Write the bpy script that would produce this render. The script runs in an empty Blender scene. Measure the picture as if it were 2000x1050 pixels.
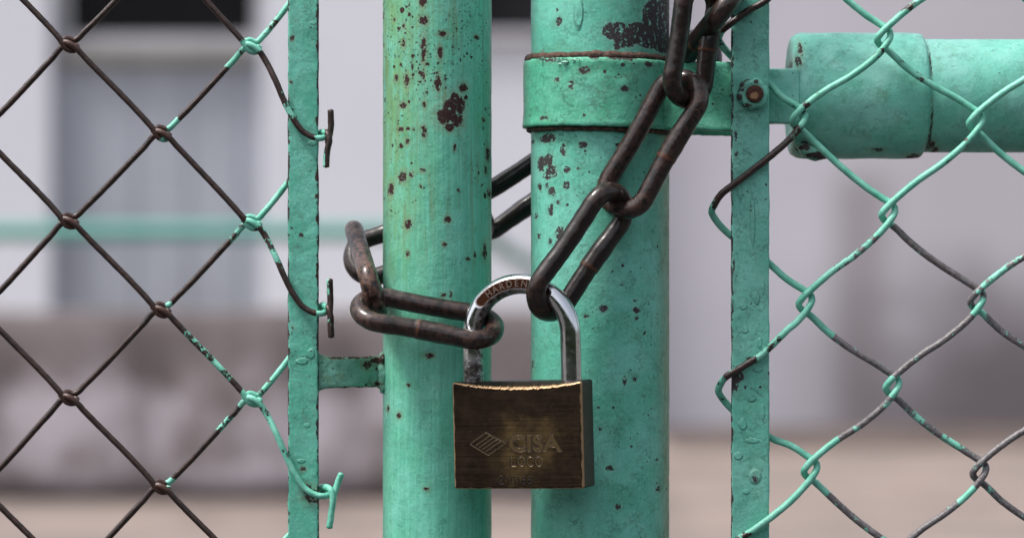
import bpy, math, random
import numpy as np
from mathutils import Vector, noise, Matrix

random.seed(7)
sc = bpy.context.scene
COL = sc.collection

# ------------------------------------------------------------ camera / world / sun / exposure
D = 1.0            # camera distance to the focal plane (m)
Z0 = 1.0           # camera height
S = 0.184e-3       # metres per photo pixel at the focal plane
cam_d = bpy.data.cameras.new('camera')
cam = bpy.data.objects.new('camera', cam_d); COL.objects.link(cam)
cam.location = (0, -D, Z0); cam.rotation_euler = (math.radians(90), 0, 0)
cam_d.sensor_width = 36; cam_d.lens = 36 * D / (2000 * S)
cam_d.clip_start = 0.01; cam_d.clip_end = 2000
cam_d.dof.use_dof = True; cam_d.dof.focus_distance = D + 0.002
cam_d.dof.aperture_fstop = 8.4
sc.camera = cam

w = bpy.data.worlds.new('World'); sc.world = w; w.use_nodes = True
wn = w.node_tree; wn.nodes.clear()
sky = wn.nodes.new('ShaderNodeTexSky'); sky.sky_type = 'NISHITA'; sky.sun_disc = False
SUN_EL, SUN_ROT = math.radians(62), math.radians(248)
sky.sun_elevation = SUN_EL; sky.sun_rotation = SUN_ROT
sky.air_density = 1.0; sky.dust_density = 4.0; sky.ozone_density = 1.0
hsv = wn.nodes.new('ShaderNodeHueSaturation'); hsv.inputs['Saturation'].default_value = 0.42
bg = wn.nodes.new('ShaderNodeBackground'); bg.inputs['Strength'].default_value = 0.15
wo = wn.nodes.new('ShaderNodeOutputWorld')
wn.links.new(sky.outputs[0], hsv.inputs['Color']); wn.links.new(hsv.outputs[0], bg.inputs[0]); wn.links.new(bg.outputs[0], wo.inputs[0])

sd = bpy.data.lights.new('sun', 'SUN'); sd.energy = 2.7; sd.angle = math.radians(14); sd.color = (1.0, 0.965, 0.92)
sun = bpy.data.objects.new('sun', sd); COL.objects.link(sun)
dv = Vector((math.sin(SUN_ROT) * math.cos(SUN_EL), math.cos(SUN_ROT) * math.cos(SUN_EL), math.sin(SUN_EL)))
sun.rotation_euler = dv.to_track_quat('Z', 'Y').to_euler(); sun.location = dv * 5 + Vector((0, 0, 1))

sc.view_settings.view_transform = 'Standard'; sc.view_settings.look = 'None'
sc.view_settings.exposure = 0.52; sc.view_settings.gamma = 1
sc.render.engine = 'CYCLES'
sc.cycles.use_denoising = True
sc.cycles.max_bounces = 6; sc.cycles.caustics_reflective = False; sc.cycles.caustics_refractive = False

# ------------------------------------------------------------ helpers
def P(px, py, Y=0.0):
    """photo pixel + depth (mm behind the focal plane) -> world point (m)"""
    y = Y * 1e-3; k = (y + D) / D
    return Vector(((px - 1000) * S * k, y, Z0 - (py - 525) * S * k))

def thing(name, label, cat, loc=(0, 0, 0), rot=(0, 0, 0), group=None, kind=None):
    o = bpy.data.objects.new(name, None); COL.objects.link(o)
    o.location = loc; o.rotation_euler = rot
    o['label'] = label; o['category'] = cat
    if group: o['group'] = group
    if kind: o['kind'] = kind
    return o

ROOTLOC = {}
def mesh_obj(name, verts, faces, mat, parent=None, attrs=None, smooth=True, local=False):
    """verts in world coordinates unless local"""
    v = np.asarray(verts, dtype=np.float64).reshape(-1, 3)
    if parent is not None and not local:
        p = parent; off = np.zeros(3)
        while p is not None:
            off += np.array(p.location); p = p.parent
        v = v - off
    me = bpy.data.meshes.new(name)
    me.from_pydata(v.tolist(), [], [tuple(int(i) for i in f) for f in faces])
    if attrs:
        for an, av in attrs.items():
            a = me.attributes.new(an, 'FLOAT', 'POINT'); a.data.foreach_set('value', np.asarray(av, dtype=np.float32))
    if smooth:
        me.polygons.foreach_set('use_smooth', [True] * len(me.polygons))
    me.update()
    o = bpy.data.objects.new(name, me); COL.objects.link(o)
    if mat: me.materials.append(mat)
    if parent is not None: o.parent = parent
    return o

def catmull(pts, step, closed=False):
    """pts: (n,k) array (first three coords are position). resampled about every `step` metres"""
    p = np.asarray(pts, float); n = len(p); out = []
    rng = range(n) if closed else range(n - 1)
    for i in rng:
        p1, p2 = p[i], p[(i + 1) % n]
        p0 = p[(i - 1) % n] if (closed or i > 0) else 2 * p1 - p2
        p3 = p[(i + 2) % n] if (closed or i + 2 < n) else 2 * p2 - p1
        m = max(1, int(np.linalg.norm((p2 - p1)[:3]) / step))
        # centripetal-ish tangents limited by the segment length
        d1 = np.linalg.norm((p2 - p1)[:3]) + 1e-9
        d0 = np.linalg.norm((p1 - p0)[:3]) + 1e-9; d2 = np.linalg.norm((p3 - p2)[:3]) + 1e-9
        t1 = ((p1 - p0) / d0 * d1 + (p2 - p1)) / 2 if d0 > 0 else p2 - p1
        t2 = ((p2 - p1) + (p3 - p2) / d2 * d1) / 2
        for j in range(m):
            t = j / m
            h00 = 2*t**3 - 3*t**2 + 1; h10 = t**3 - 2*t**2 + t; h01 = -2*t**3 + 3*t**2; h11 = t**3 - t**2
            out.append(h00*p1 + h10*t1 + h01*p2 + h11*t2)
    if not closed: out.append(p[-1])
    return np.array(out)

def tube(path, radius, seg=14, closed=False, lump=0.0, lscale=0.4, flat=None):
    """sweep a circle; path (n,3), radius scalar or (n,). returns verts, faces, ring index"""
    p = np.asarray(path, float)[:, :3]; n = len(p)
    r = np.full(n, radius) if np.isscalar(radius) else np.asarray(radius, float)
    if closed: tan = np.roll(p, -1, 0) - np.roll(p, 1, 0)
    else:
        tan = np.gradient(p, axis=0)
    tan /= (np.linalg.norm(tan, axis=1)[:, None] + 1e-12)
    ref = np.array([0, -1, 0.01]); 
    if abs(tan[0] @ ref) > .9: ref = np.array([0, 0, 1.0])
    nrm = np.cross(tan[0], np.cross(ref, tan[0])); nrm /= np.linalg.norm(nrm)
    N = [nrm]
    for i in range(1, n):
        v = N[-1] - tan[i] * (N[-1] @ tan[i]); v /= np.linalg.norm(v); N.append(v)
    N = np.array(N)
    if closed:  # spread the twist
        v = N[-1] - tan[0] * (N[-1] @ tan[0]); v /= np.linalg.norm(v)
        B0 = np.cross(tan[0], N[0]); ang = math.atan2(v @ B0, v @ N[0])
        for i in range(n):
            a = -ang * i / n; B = np.cross(tan[i], N[i]); N[i] = N[i] * math.cos(a) + B * math.sin(a)
    Bn = np.cross(tan, N)
    a = np.linspace(0, 2 * math.pi, seg, endpoint=False)
    V = p[:, None, :] + r[:, None, None] * (np.cos(a)[None, :, None] * N[:, None, :] + np.sin(a)[None, :, None] * Bn[:, None, :])
    V = V.reshape(-1, 3)
    if lump:
        C = np.repeat(p, seg, 0)
        for i in range(len(V)):
            q = V[i] * 1000 * lscale
            f = noise.noise(Vector(q)) * lump
            V[i] += (V[i] - C[i]) / (np.linalg.norm(V[i] - C[i]) + 1e-12) * f
    F = []
    m = n if closed else n - 1
    for i in range(m):
        b = i * seg; c = ((i + 1) % n) * seg
        for j in range(seg):
            k = (j + 1) % seg
            F.append((b + j, b + k, c + k, c + j))
    ring = np.repeat(np.arange(n), seg)
    if not closed:
        V = list(V); ring = list(ring)
        for i, base in ((0, 0), (n - 1, (n - 1) * seg)):
            V.append(p[i] + (tan[i] * (-.35 if i == 0 else .35)) * r[i]); ring.append(i); ci = len(V) - 1
            for j in range(seg):
                k = (j + 1) % seg
                F.append((base + k, base + j, ci) if i == 0 else (base + j, base + k, ci))
        V = np.array(V); ring = np.array(ring)
    return V, F, ring

def rbox(xs, ys, zs, r, lump=0.0, lscale=0.25):
    """rounded box on given sample coordinates (m); returns verts, faces"""
    xs, ys, zs = map(lambda a: np.asarray(a, float), (xs, ys, zs))
    lo = np.array([xs[0], ys[0], zs[0]]); hi = np.array([xs[-1], ys[-1], zs[-1]])
    V = []; F = []; idx = {}
    def vid(i, j, k):
        key = (i, j, k)
        if key not in idx: idx[key] = len(V); V.append((xs[i], ys[j], zs[k]))
        return idx[key]
    X, Y, Z = len(xs) - 1, len(ys) - 1, len(zs) - 1
    for i in range(X):
        for k in range(Z):
            F.append((vid(i,0,k), vid(i+1,0,k), vid(i+1,0,k+1), vid(i,0,k+1)))
            F.append((vid(i,Y,k), vid(i,Y,k+1), vid(i+1,Y,k+1), vid(i+1,Y,k)))
    for j in range(Y):
        for k in range(Z):
            F.append((vid(0,j,k), vid(0,j,k+1), vid(0,j+1,k+1), vid(0,j+1,k)))
            F.append((vid(X,j,k), vid(X,j+1,k), vid(X,j+1,k+1), vid(X,j,k+1)))
    for i in range(X):
        for j in range(Y):
            F.append((vid(i,j,0), vid(i,j+1,0), vid(i+1,j+1,0), vid(i+1,j,0)))
            F.append((vid(i,j,Z), vid(i+1,j,Z), vid(i+1,j+1,Z), vid(i,j+1,Z)))
    V = np.array(V); q = np.clip(V, lo + r, hi - r); d = V - q
    L = np.linalg.norm(d, axis=1)[:, None] + 1e-12
    V = q + d / L * r
    if lump:
        for i in range(len(V)):
            v = Vector(V[i] * 1000 * lscale)
            V[i, 0] += noise.noise(v) * lump; V[i, 2] += noise.noise(v + Vector((9, 3, 5))) * lump
            V[i, 1] += noise.noise(v + Vector((1, 7, 15))) * lump * .6
    return V, F

def lin(a, b, step, edge=None):
    n = max(1, int(round(abs(b - a) / step)))
    l = list(np.linspace(a, b, n + 1))
    if edge:
        for e in (edge * .3, edge * .65, edge): l += [a + e, b - e]
    return sorted(set(round(x, 7) for x in l))

def zfine(zl, zh, step=0.0012):
    return [z for z in (zl,) if z < 0.86] + lin(0.87, 1.13, step) + [z for z in (zh,) if z > 1.14]

# ------------------------------------------------------------ material helper
class NT:
    def __init__(s, name):
        s.m = bpy.data.materials.new(name); s.m.use_nodes = True; s.t = s.m.node_tree; s.t.nodes.clear()
        s.out = s.t.nodes.new('ShaderNodeOutputMaterial'); s.b = s.t.nodes.new('ShaderNodeBsdfPrincipled')
        s.t.links.new(s.b.outputs[0], s.out.inputs[0])
        s.geo = s.t.nodes.new('ShaderNodeNewGeometry')
    def set(s, sock, v):
        if isinstance(v, bpy.types.NodeSocket): s.t.links.new(v, sock)
        else:
            if isinstance(v, (tuple, list)) and len(v) == 3 and sock.type == 'RGBA': v = (*v, 1)
            sock.default_value = v
    def math(s, op, a, b=None, c=None, clamp=False):
        n = s.t.nodes.new('ShaderNodeMath'); n.operation = op; n.use_clamp = clamp
        s.set(n.inputs[0], a)
        if b is not None: s.set(n.inputs[1], b)
        if c is not None: s.set(n.inputs[2], c)
        return n.outputs[0]
    def vm(s, op, a, b=None):
        n = s.t.nodes.new('ShaderNodeVectorMath'); n.operation = op
        s.set(n.inputs[0], a)
        if b is not None:
            if op == 'SCALE': s.set(n.inputs[3], b)
            else: s.set(n.inputs[1], b)
        return n.outputs['Value'] if op in ('LENGTH', 'DISTANCE', 'DOT_PRODUCT') else n.outputs[0]
    def noise(s, vec, scale, detail=2, rough=.5, dist=0, col=False):
        n = s.t.nodes.new('ShaderNodeTexNoise'); s.set(n.inputs['Vector'], vec)
        n.inputs['Scale'].default_value = scale; n.inputs['Detail'].default_value = detail
        n.inputs['Roughness'].default_value = rough; n.inputs['Distortion'].default_value = dist
        return n.outputs['Color'] if col else n.outputs['Fac']
    def vor(s, vec, scale, feature='F1', rnd=1.0):
        n = s.t.nodes.new('ShaderNodeTexVoronoi'); n.feature = feature; s.set(n.inputs['Vector'], vec)
        n.inputs['Scale'].default_value = scale; n.inputs['Randomness'].default_value = rnd
        return n
    def mr(s, v, a, b, c=0.0, d=1.0, smooth=False):
        n = s.t.nodes.new('ShaderNodeMapRange'); n.interpolation_type = 'SMOOTHSTEP' if smooth else 'LINEAR'
        s.set(n.inputs['Value'], v)
        for k, x in zip(('From Min', 'From Max', 'To Min', 'To Max'), (a, b, c, d)): s.set(n.inputs[k], x)
        return n.outputs[0]
    def mix(s, f, a, b):
        n = s.t.nodes.new('ShaderNodeMix'); n.data_type = 'RGBA'
        s.set(n.inputs[0], f); s.set(n.inputs[6], a); s.set(n.inputs[7], b)
        return n.outputs[2]
    def sep(s, v):
        n = s.t.nodes.new('ShaderNodeSeparateXYZ'); s.set(n.inputs[0], v); return n.outputs
    def comb(s, x, y, z):
        n = s.t.nodes.new('ShaderNodeCombineXYZ')
        for i, v in enumerate((x, y, z)): s.set(n.inputs[i], v)
        return n.outputs[0]
    def attr(s, name):
        n = s.t.nodes.new('ShaderNodeAttribute'); n.attribute_name = name; return n.outputs['Fac']
    def mm(s):      # position in millimetres
        return s.vm('SCALE', s.geo.outputs['Position'], 1000.0)
    def obj(s):
        n = s.t.nodes.new('ShaderNodeTexCoord'); return s.vm('SCALE', n.outputs['Object'], 1000.0)
    def bump(s, h, strength=1.0, dist=0.001):
        n = s.t.nodes.new('ShaderNodeBump'); n.inputs['Strength'].default_value = strength
        n.inputs['Distance'].default_value = dist; s.set(n.inputs['Height'], h); s.set(s.b.inputs['Normal'], n.outputs[0])
    def fin(s, color, rough, metal=0.0, spec=.5, coat=None):
        s.set(s.b.inputs['Base Color'], color); s.set(s.b.inputs['Roughness'], rough)
        s.set(s.b.inputs['Metallic'], metal); s.b.inputs['Specular IOR Level'].default_value = spec
        if coat: s.b.inputs['Coat Weight'].default_value = coat[0]; s.b.inputs['Coat Roughness'].default_value = coat[1]
        return s.m
    def mx(s, a, b): return s.math('MAXIMUM', a, b)

GREEN  = (0.115, 0.500, 0.350)
GREEN2 = (0.165, 0.550, 0.425)
MINT   = (0.30, 0.68, 0.55)

def paint(name, chips=(), Yc=5, g1=GREEN, g2=GREEN2, chipcol=(0.045, 0.040, 0.043), rustcol=(0.045, 0.013, 0.009),
          rusty=0.0, speck=0.5, crack=0.4, algae=None, vert=0.0, relief=1.0, edge=None, bumps=(), rough=.42, grime=0.3,
          lean=0.0, upper=None, algcol=(0.155, 0.30, 0.050)):
    """weathered brush-painted steel. chips: (px,py,rx,rz[,ang]) in photo pixels on this surface at depth Yc"""
    n = NT(name); p = n.mm(); x, y, z = n.sep(p)
    # colour variation
    big = n.noise(p, .05, 4, .6)
    mid = n.noise(p, .28, 4, .65)
    c = n.mix(n.mr(big, .38, .62, 0, 1, True), g1, g2)
    c = n.mix(n.mr(mid, .50, .72, 0, .18), c, tuple(v * .72 for v in g1))
    c = n.mix(n.mr(n.noise(p, .9, 4, .75), .50, .68, 0, .34), c, MINT)
    c = n.mix(n.mr(n.noise(n.vm('ADD', p, (11, 2, 5)), 1.3, 4, .75), .52, .70, 0, .24), c, tuple(v * .55 for v in g1))
    streak = n.noise(n.vm('MULTIPLY', p, (1.1, 1.1, .035)), .8, 3, .6)
    if vert:
        c = n.mix(n.mr(streak, .50, .70, 0, vert), c, tuple(v * 1.25 for v in g2))
        c = n.mix(n.mr(streak, .48, .30, 0, vert * .8), c, tuple(v * .72 for v in g1))
    if algae:    # yellow-green film: (x0mm, x1mm) strong -> none, stronger above z
        a = n.mr(x, algae[0], algae[1], 1, 0, True)
        a = n.math('MULTIPLY', a, n.mr(z, algae[2], algae[3], .12, 1, True))
        a = n.math('MULTIPLY', a, n.mr(n.noise(n.vm('MULTIPLY', p, (1, 1, .25)), .35, 5, .7), .34, .58, .15, 1))
        c = n.mix(n.math('MULTIPLY', a, algae[4]), c, algcol)
    # grime
    gr = n.noise(n.vm('ADD', p, (31, 4, 9)), .12, 5, .7)
    c = n.mix(n.mr(gr, .56, .74, 0, grime), c, (0.10, 0.20, 0.09))
    # ragged vector
    wob = n.vm('SCALE', n.vm('SUBTRACT', n.noise(p, .70, 5, .78, col=True), (.5, .5, .5)), 3.4)
    q = n.vm('MULTIPLY', n.vm('ADD', p, wob), (1, 0, 1))
    mask = None
    for ch in chips:
        cx, cy, rx, rz = ch[:4]
        w_ = P(cx, cy, Yc) * 1000
        k = S * 1000
        v = n.vm('MULTIPLY', n.vm('SUBTRACT', q, (w_.x, 0, w_.z)), (1 / (rx * k), 0, 1 / (rz * k)))
        d = n.vm('LENGTH', v)
        mask = d if mask is None else n.math('MINIMUM', mask, d)
    chip = n.mr(mask, .94, 1.0, 1, 0) if mask is not None else 0.0
    if mask is not None: chip = n.math('MULTIPLY', chip, n.math('LESS_THAN', n.noise(n.vm('ADD', p, (3, 8, 1)), .55, 4, .75), .585))
    if mask is not None:
        halo = n.math('MULTIPLY', n.mr(mask, 1.0, 2.3, 1, 0), n.mr(n.noise(p, .7, 3, .7), .35, .6, .2, 1))
    # fine crazing of the old coats
    fz = n.noise(n.vm('ADD', p, (1, 17, 5)), 2.4, 3, .7)
    fzm = n.mr(n.noise(n.vm('ADD', p, (21, 0, 5)), .09, 4, .6), .42, .60, .15, 1)
    c = n.mix(n.math('MULTIPLY', fzm, n.mr(fz, .56, .66, 0, .26)), c, tuple(v * .60 for v in g1))
    c = n.mix(n.math('MULTIPLY', fzm, n.mr(fz, .44, .34, 0, .22)), c, MINT)
    sm_ = n.math('MULTIPLY', n.mr(n.noise(n.vm('ADD', p, (5, 5, 25)), .13, 5, .72), .52, .60, 0, 1), n.mr(n.noise(p, .8, 3, .7), .40, .55, 0, 1))
    c = n.mix(n.math('MULTIPLY', sm_, .30), c, (.05, .22, .15))
    # specks
    dens = n.mr(n.noise(n.vm('ADD', p, (7, 0, 3)), .045, 2, .5), .40, .66, .25, 1.0)
    if upper: dens = n.math('MULTIPLY', dens, n.mr(z, upper[0], upper[1], .55, 1.9, True))
    sp = None
    for sc_, rad in ((.30, .19), (.75, .22), (1.5, .24)):
        vv = n.vor(n.vm('ADD', p, n.vm('SCALE', wob, .45 if sc_ < .5 else .75)), sc_)
        rr = n.sep(vv.outputs['Color'])[0]
        th = n.math('MULTIPLY', n.mr(rr, 1 - .34 * speck, 1, 0, rad * 1.5), dens)
        s_ = n.math('LESS_THAN', vv.outputs['Distance'], th)
        sp = s_ if sp is None else n.mx(sp, s_)
    # cracks / wrinkles
    ve = n.vor(n.vm('ADD', p, n.vm('SCALE', wob, 1.3)), .17, 'DISTANCE_TO_EDGE')
    cm = n.mr(n.noise(n.vm('ADD', p, (0, 0, 77)), .11, 4, .6), .54, .62, 0, 1)
    ve2 = n.vor(n.vm('ADD', n.vm('MULTIPLY', p, (1, 1, 1.6)), n.vm('SCALE', wob, 1.6)), .33, 'DISTANCE_TO_EDGE')
    cm2 = n.mr(n.noise(n.vm('ADD', p, (40, 0, 7)), .16, 3), .50, .62, 0, 1)
    cr = n.math('MULTIPLY', n.mr(ve.outputs[0], .0, .022, .75, 0), cm)
    cr = n.mx(cr, n.math('MULTIPLY', n.mr(ve2.outputs[0], .0, .05, .8, 0), cm2))
    c = n.mix(n.math('MULTIPLY', cr, crack), c, (0.045, 0.14, 0.075))
    if mask is not None:
        rim_glint = n.math('MULTIPLY', n.mr(mask, 1.0, 1.14, 1, 0), n.math('LESS_THAN', chip, .5))
        c = n.mix(n.math('MULTIPLY', rim_glint, .45), c, MINT)  # painted highlight along the raised paint edge round each chip
    if rusty >= 1 and vert:
        run = n.math('MULTIPLY', n.mr(n.noise(n.vm('MULTIPLY', n.vm('ADD', p, (3, 3, 3)), (1, 1, .06)), .42, 4, .65), .54, .66, 0, 1), n.mr(z, 960, 1030, .15, 1, True))
        c = n.mix(n.math('MULTIPLY', run, .45), c, (.17, .20, .07))
    dark = n.mx(chip, sp)
    if edge:     # worn edges: list of (axis, position mm, reach mm)
        en = n.noise(n.vm('MULTIPLY', p, (1, 1, .5)), .45, 4, .7)
        for ax, pos, reach in edge:
            dd = n.math('ABSOLUTE', n.math('SUBTRACT', (x, y, z)[ax], pos))
            m = n.math('LESS_THAN', dd, n.mr(en, .44, .66, 0, reach))
            dark = n.mx(dark, m)
    rf = n.mr(n.noise(p, .5, 3, .6), .42, .6, 0, 1) if rusty < 1 else 1.0
    dk = n.mix(n.math('MULTIPLY', rf, rusty) if rusty < 1 else .82, chipcol, rustcol)
    if mask is not None and rusty:
        c = n.mix(n.math('MULTIPLY', halo, .55 * rusty), c, (0.22, 0.15, 0.05))
    c = n.mix(dark, c, dk)
    # relief (mm)
    h = n.math('MULTIPLY', n.noise(p, .20, 3, .5), .50 * relief)
    h = n.math('ADD', h, n.math('MULTIPLY', n.mr(n.noise(n.vm('ADD', p, (2, 2, 2)), .42, 3, .6), .47, .53, 0, 1, True), .09 * relief))
    h = n.math('ADD', h, n.math('MULTIPLY', n.noise(p, .9, 3, .55), .07 * relief))
    h = n.math('ADD', h, n.math('MULTIPLY', streak, .22 * (vert + .15)))
    h = n.math('SUBTRACT', h, n.math('MULTIPLY', cr, .14 * crack * 2))
    h = n.math('SUBTRACT', h, n.math('MULTIPLY', dark, .16))
    for b_ in bumps:   # paint blisters / drips: (px,py,rx,rz,height mm)
        w_ = P(b_[0], b_[1], Yc) * 1000; k = S * 1000
        v = n.vm('MULTIPLY', n.vm('SUBTRACT', n.vm('ADD', p, n.vm('SCALE', wob, .3)), (w_.x, 0, w_.z)), (1 / (b_[2] * k), 0, 1 / (b_[3] * k)))
        bm_ = n.mr(n.vm('LENGTH', v), .6, 1.0, b_[4] * 1.5, 0, True)
        h = n.math('ADD', h, bm_)
    n.bump(h, .85)
    rgh = n.mx(n.mr(mid, .35, .65, rough - .07, rough + .12), n.math('MULTIPLY', dark, .72))
    return n.fin(c, rgh, 0.0, .42)

def wire_mat(name, bare=(0.020, 0.011, 0.009), bare2=(0.050, 0.025, 0.019)):
    n = NT(name); p = n.mm()
    g = n.attr('paint_left'); gy = n.attr('zinc')
    ns = n.noise(p, .20, 5, .75)
    f = n.mr(ns, .33, .67, 0, 1)
    m = n.math('GREATER_THAN', n.math('ADD', g, n.math('MULTIPLY', n.math('SUBTRACT', f, .5), 1.0)), .5)
    gcol = n.mix(n.mr(n.noise(p, .2, 3), .4, .6, 0, 1), (0.13, 0.48, 0.35), (0.22, 0.60, 0.47))
    b = n.mix(n.mr(n.noise(p, .6, 3), .4, .65, 0, 1), bare, bare2)
    zc = n.mix(n.mr(n.noise(n.vm('ADD', p, (3, 3, 3)), .7, 4, .7), .38, .62, 0, 1), (0.095, 0.082, 0.084), (0.20, 0.185, 0.19))
    b = n.mix(n.math('MULTIPLY', n.attr('rust'), .7), b, (.095, .042, .030))
    b = n.mix(gy, b, zc)
    c = n.mix(m, b, gcol)
    h = n.math('ADD', n.math('MULTIPLY', m, .16), n.math('MULTIPLY', n.noise(p, 1.3, 3, .65), .22))
    n.bump(h, .8)
    return n.fin(c, n.mr(m, 0, 1, .38, .42), 0.0, .5)

# ------------------------------------------------------------ background materials
def plain(name, c1, c2, scale, rough=.85, bump=0.0, c3=None, thr=(.5, .62)):
    n = NT(name); p = n.geo.outputs['Position']
    c = n.mix(n.mr(n.noise(p, scale, 5, .6), .35, .65, 0, 1), c1, c2)
    if c3: c = n.mix(n.mr(n.noise(n.vm('ADD', p, (5, 9, 2)), scale * 1.3, 4, .6), thr[0], thr[1], 0, 1), c, c3)
    if bump: n.bump(n.noise(p, scale * 12, 4), .6, bump)
    return n.fin(c, rough, 0, .3)

M_ground = plain('ground_mat', (.265, .212, .188), (.165, .137, .125), .9, .95, .01, (.13, .10, .09), (.56, .68))
M_wallw = plain('white_wall_mat', (.68, .695, .75), (.63, .64, .70), .5, .8)
M_wallr = None
M_low = None

def streak_wall():
    n = NT('right_wall_mat'); p = n.geo.outputs['Position']; x, y, z = n.sep(p)
    c = n.mix(n.mr(n.noise(p, .6, 4), .35, .65, 0, 1), (.60, .585, .645), (.53, .515, .57))
    # stain run down the wall; colour also darkens rightward and along the foot
    wob = n.math('MULTIPLY', n.math('SUBTRACT', n.noise(p, .9, 4, .6), .5), 1.4)
    foot = n.mr(n.math('ADD', z, wob), 1.25, .30, 0, 1, True)
    foot = n.math('MULTIPLY', foot, n.mr(x, 1.3, 2.9, .10, 1, True))
    st = n.mr(n.math('ABSOLUTE', n.math('SUBTRACT', n.math('ADD', x, n.math('MULTIPLY', wob, .12)), 2.22)), .03, .30, 1, 0, True)
    st = n.math('MULTIPLY', st, n.mr(z, 1.75, 1.45, 0, 1, True))
    c = n.mix(n.math('MULTIPLY', st, .75), c, (.27, .245, .255))
    c = n.mix(n.mr(x, 1.5, 3.3, 0, .45, True), c, (.38, .355, .385))
    c = n.mix(n.math('MULTIPLY', foot, .88), c, (.10, .082, .088))
    return n.fin(c, .85, 0, .3)
M_wallr = streak_wall()

def low_wall():
    n = NT('low_wall_mat'); p = n.geo.outputs['Position']; x, y, z = n.sep(p)
    c = n.mix(n.mr(n.noise(p, 2.2, 5, .6), .38, .62, 0, 1), (.215, .185, .19), (.125, .106, .108))
    m = n.mr(n.noise(n.vm('MULTIPLY', n.vm('ADD', p, (1.3, 0, .4)), (1, 1, 1.1)), 2.6, 5, .62), .45, .60, 0, 1)
    m = n.math('MULTIPLY', m, n.mr(n.math('ABSOLUTE', n.math('SUBTRACT', z, .30)), .1, .42, 1, .15, True))
    c = n.mix(m, c, (.47, .435, .475))
    c = n.mix(n.mr(n.noise(n.vm('MULTIPLY', p, (1, 1, .25)), 3.2, 4, .6), .50, .64, 0, .6), c, (.085, .07, .072))
    base_dark = n.mr(n.math('ADD', z, n.math('MULTIPLY', n.noise(p, 3, 3), .12)), .10, .20, 1, 0, True)
    c = n.mix(n.math('MULTIPLY', base_dark, .7), c, (.055, .045, .048))  # darker band along the base of the wall
    cap = n.mr(z, .74, .80, 0, 1, True)
    c = n.mix(n.math('MULTIPLY', cap, .6), c, (.09, .075, .075))
    n.bump(n.noise(p, 25, 4), .6, .01)
    return n.fin(c, .9, 0, .3)
M_low = low_wall()
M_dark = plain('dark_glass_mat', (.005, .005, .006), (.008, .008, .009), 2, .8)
M_shut = plain('door_panel_mat', (.39, .42, .475), (.31, .33, .375), .8, .6)
M_ledge = plain('ledge_mat', (.26, .25, .235), (.18, .18, .16), 1.5, .8)
M_rail = plain('green_rail_mat', (.09, .30, .255), (.11, .33, .28), 3, .45)
M_trim = plain('trim_mat', (.50, .50, .54), (.45, .44, .48), 1, .7)
M_pipe = plain('down_pipe_mat', (.36, .32, .35), (.31, .275, .30), 2, .6)
M_leaf = plain('leaf_mat', (.035, .06, .022), (.06, .095, .03), 3, .6)
M_bark = plain('bark_mat', (.09, .065, .05), (.05, .04, .03), 6, .9)

def simple_box(name, x0, x1, y0, y1, z0, z1, mat, parent=None, r=.004):
    V, F = rbox([x0, x0 + r, x1 - r, x1], [y0, y0 + r, y1 - r, y1], [z0, z0 + r, z1 - r, z1], r)
    return mesh_obj(name, V, F, mat, parent, smooth=False)
def tag(o, label, cat, group=None, kind=None):
    o['label'] = label; o['category'] = cat
    if group: o['group'] = group
    if kind: o['kind'] = kind
def px_x(px, dist): return (px - 1000) * S * dist / D
def px_z(py, dist): return Z0 - (py - 525) * S * dist / D

# ------------------------------------------------------------ SETTING
R_ = 600
g = mesh_obj('ground', [(-R_, -R_, 0), (R_, -R_, 0), (R_, R_, 0), (-R_, R_, 0)], [(0, 1, 2, 3)], M_ground, smooth=False)
g['kind'] = 'structure'

M_added_road = plain('added_road_mat', (.045, .043, .045), (.065, .06, .06), 4, .9, .01)
rd_ = mesh_obj('added_road', [(-60, -14, .004), (60, -14, .004), (60, 4.0, .004), (-60, 4.0, .004)], [(0, 1, 2, 3)], M_added_road, smooth=False); rd_['kind'] = 'structure'  # dark sheet added to dim undersides and chrome reflections
def unseen_hedge():  # added out of view so chrome and brass reflect something dark
    rnd = random.Random(5); V = []; F = []
    V, F = rbox(lin(-14, 14, .5), lin(-8.6, -7.4, .3), lin(0, 2.6, .4), .3, .3, .0012)
    V = [tuple(v) for v in V]; F = [tuple(f) for f in F]
    for i in range(16000):
        x = rnd.uniform(-14.3, 14.3); z = rnd.uniform(.1, 3.0 + .5 * noise.noise(Vector((x * .6, 0, 0)))); y = -7.25 - rnd.random() * .5 if z < 2.6 else rnd.uniform(-8.6, -7.3)
        a = Vector((rnd.uniform(-1, 1), rnd.uniform(-1, 1), rnd.uniform(-1, 1))).normalized(); b = a.orthogonal().normalized(); s = rnd.uniform(.05, .10)
        c = Vector((x, y, z)); k = len(V)
        for q in (a * s, b * s * .5, -a * s, -b * s * .5): V.append(tuple(c + q))
        F.append((k, k + 1, k + 2, k + 3))
    o = mesh_obj('unseen_hedge', V, F, M_leaf, smooth=False)
    tag(o, 'unseen tall dark green leafy screen added behind the camera for dark reflections', 'unseen_hedge')
unseen_hedge()
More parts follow.
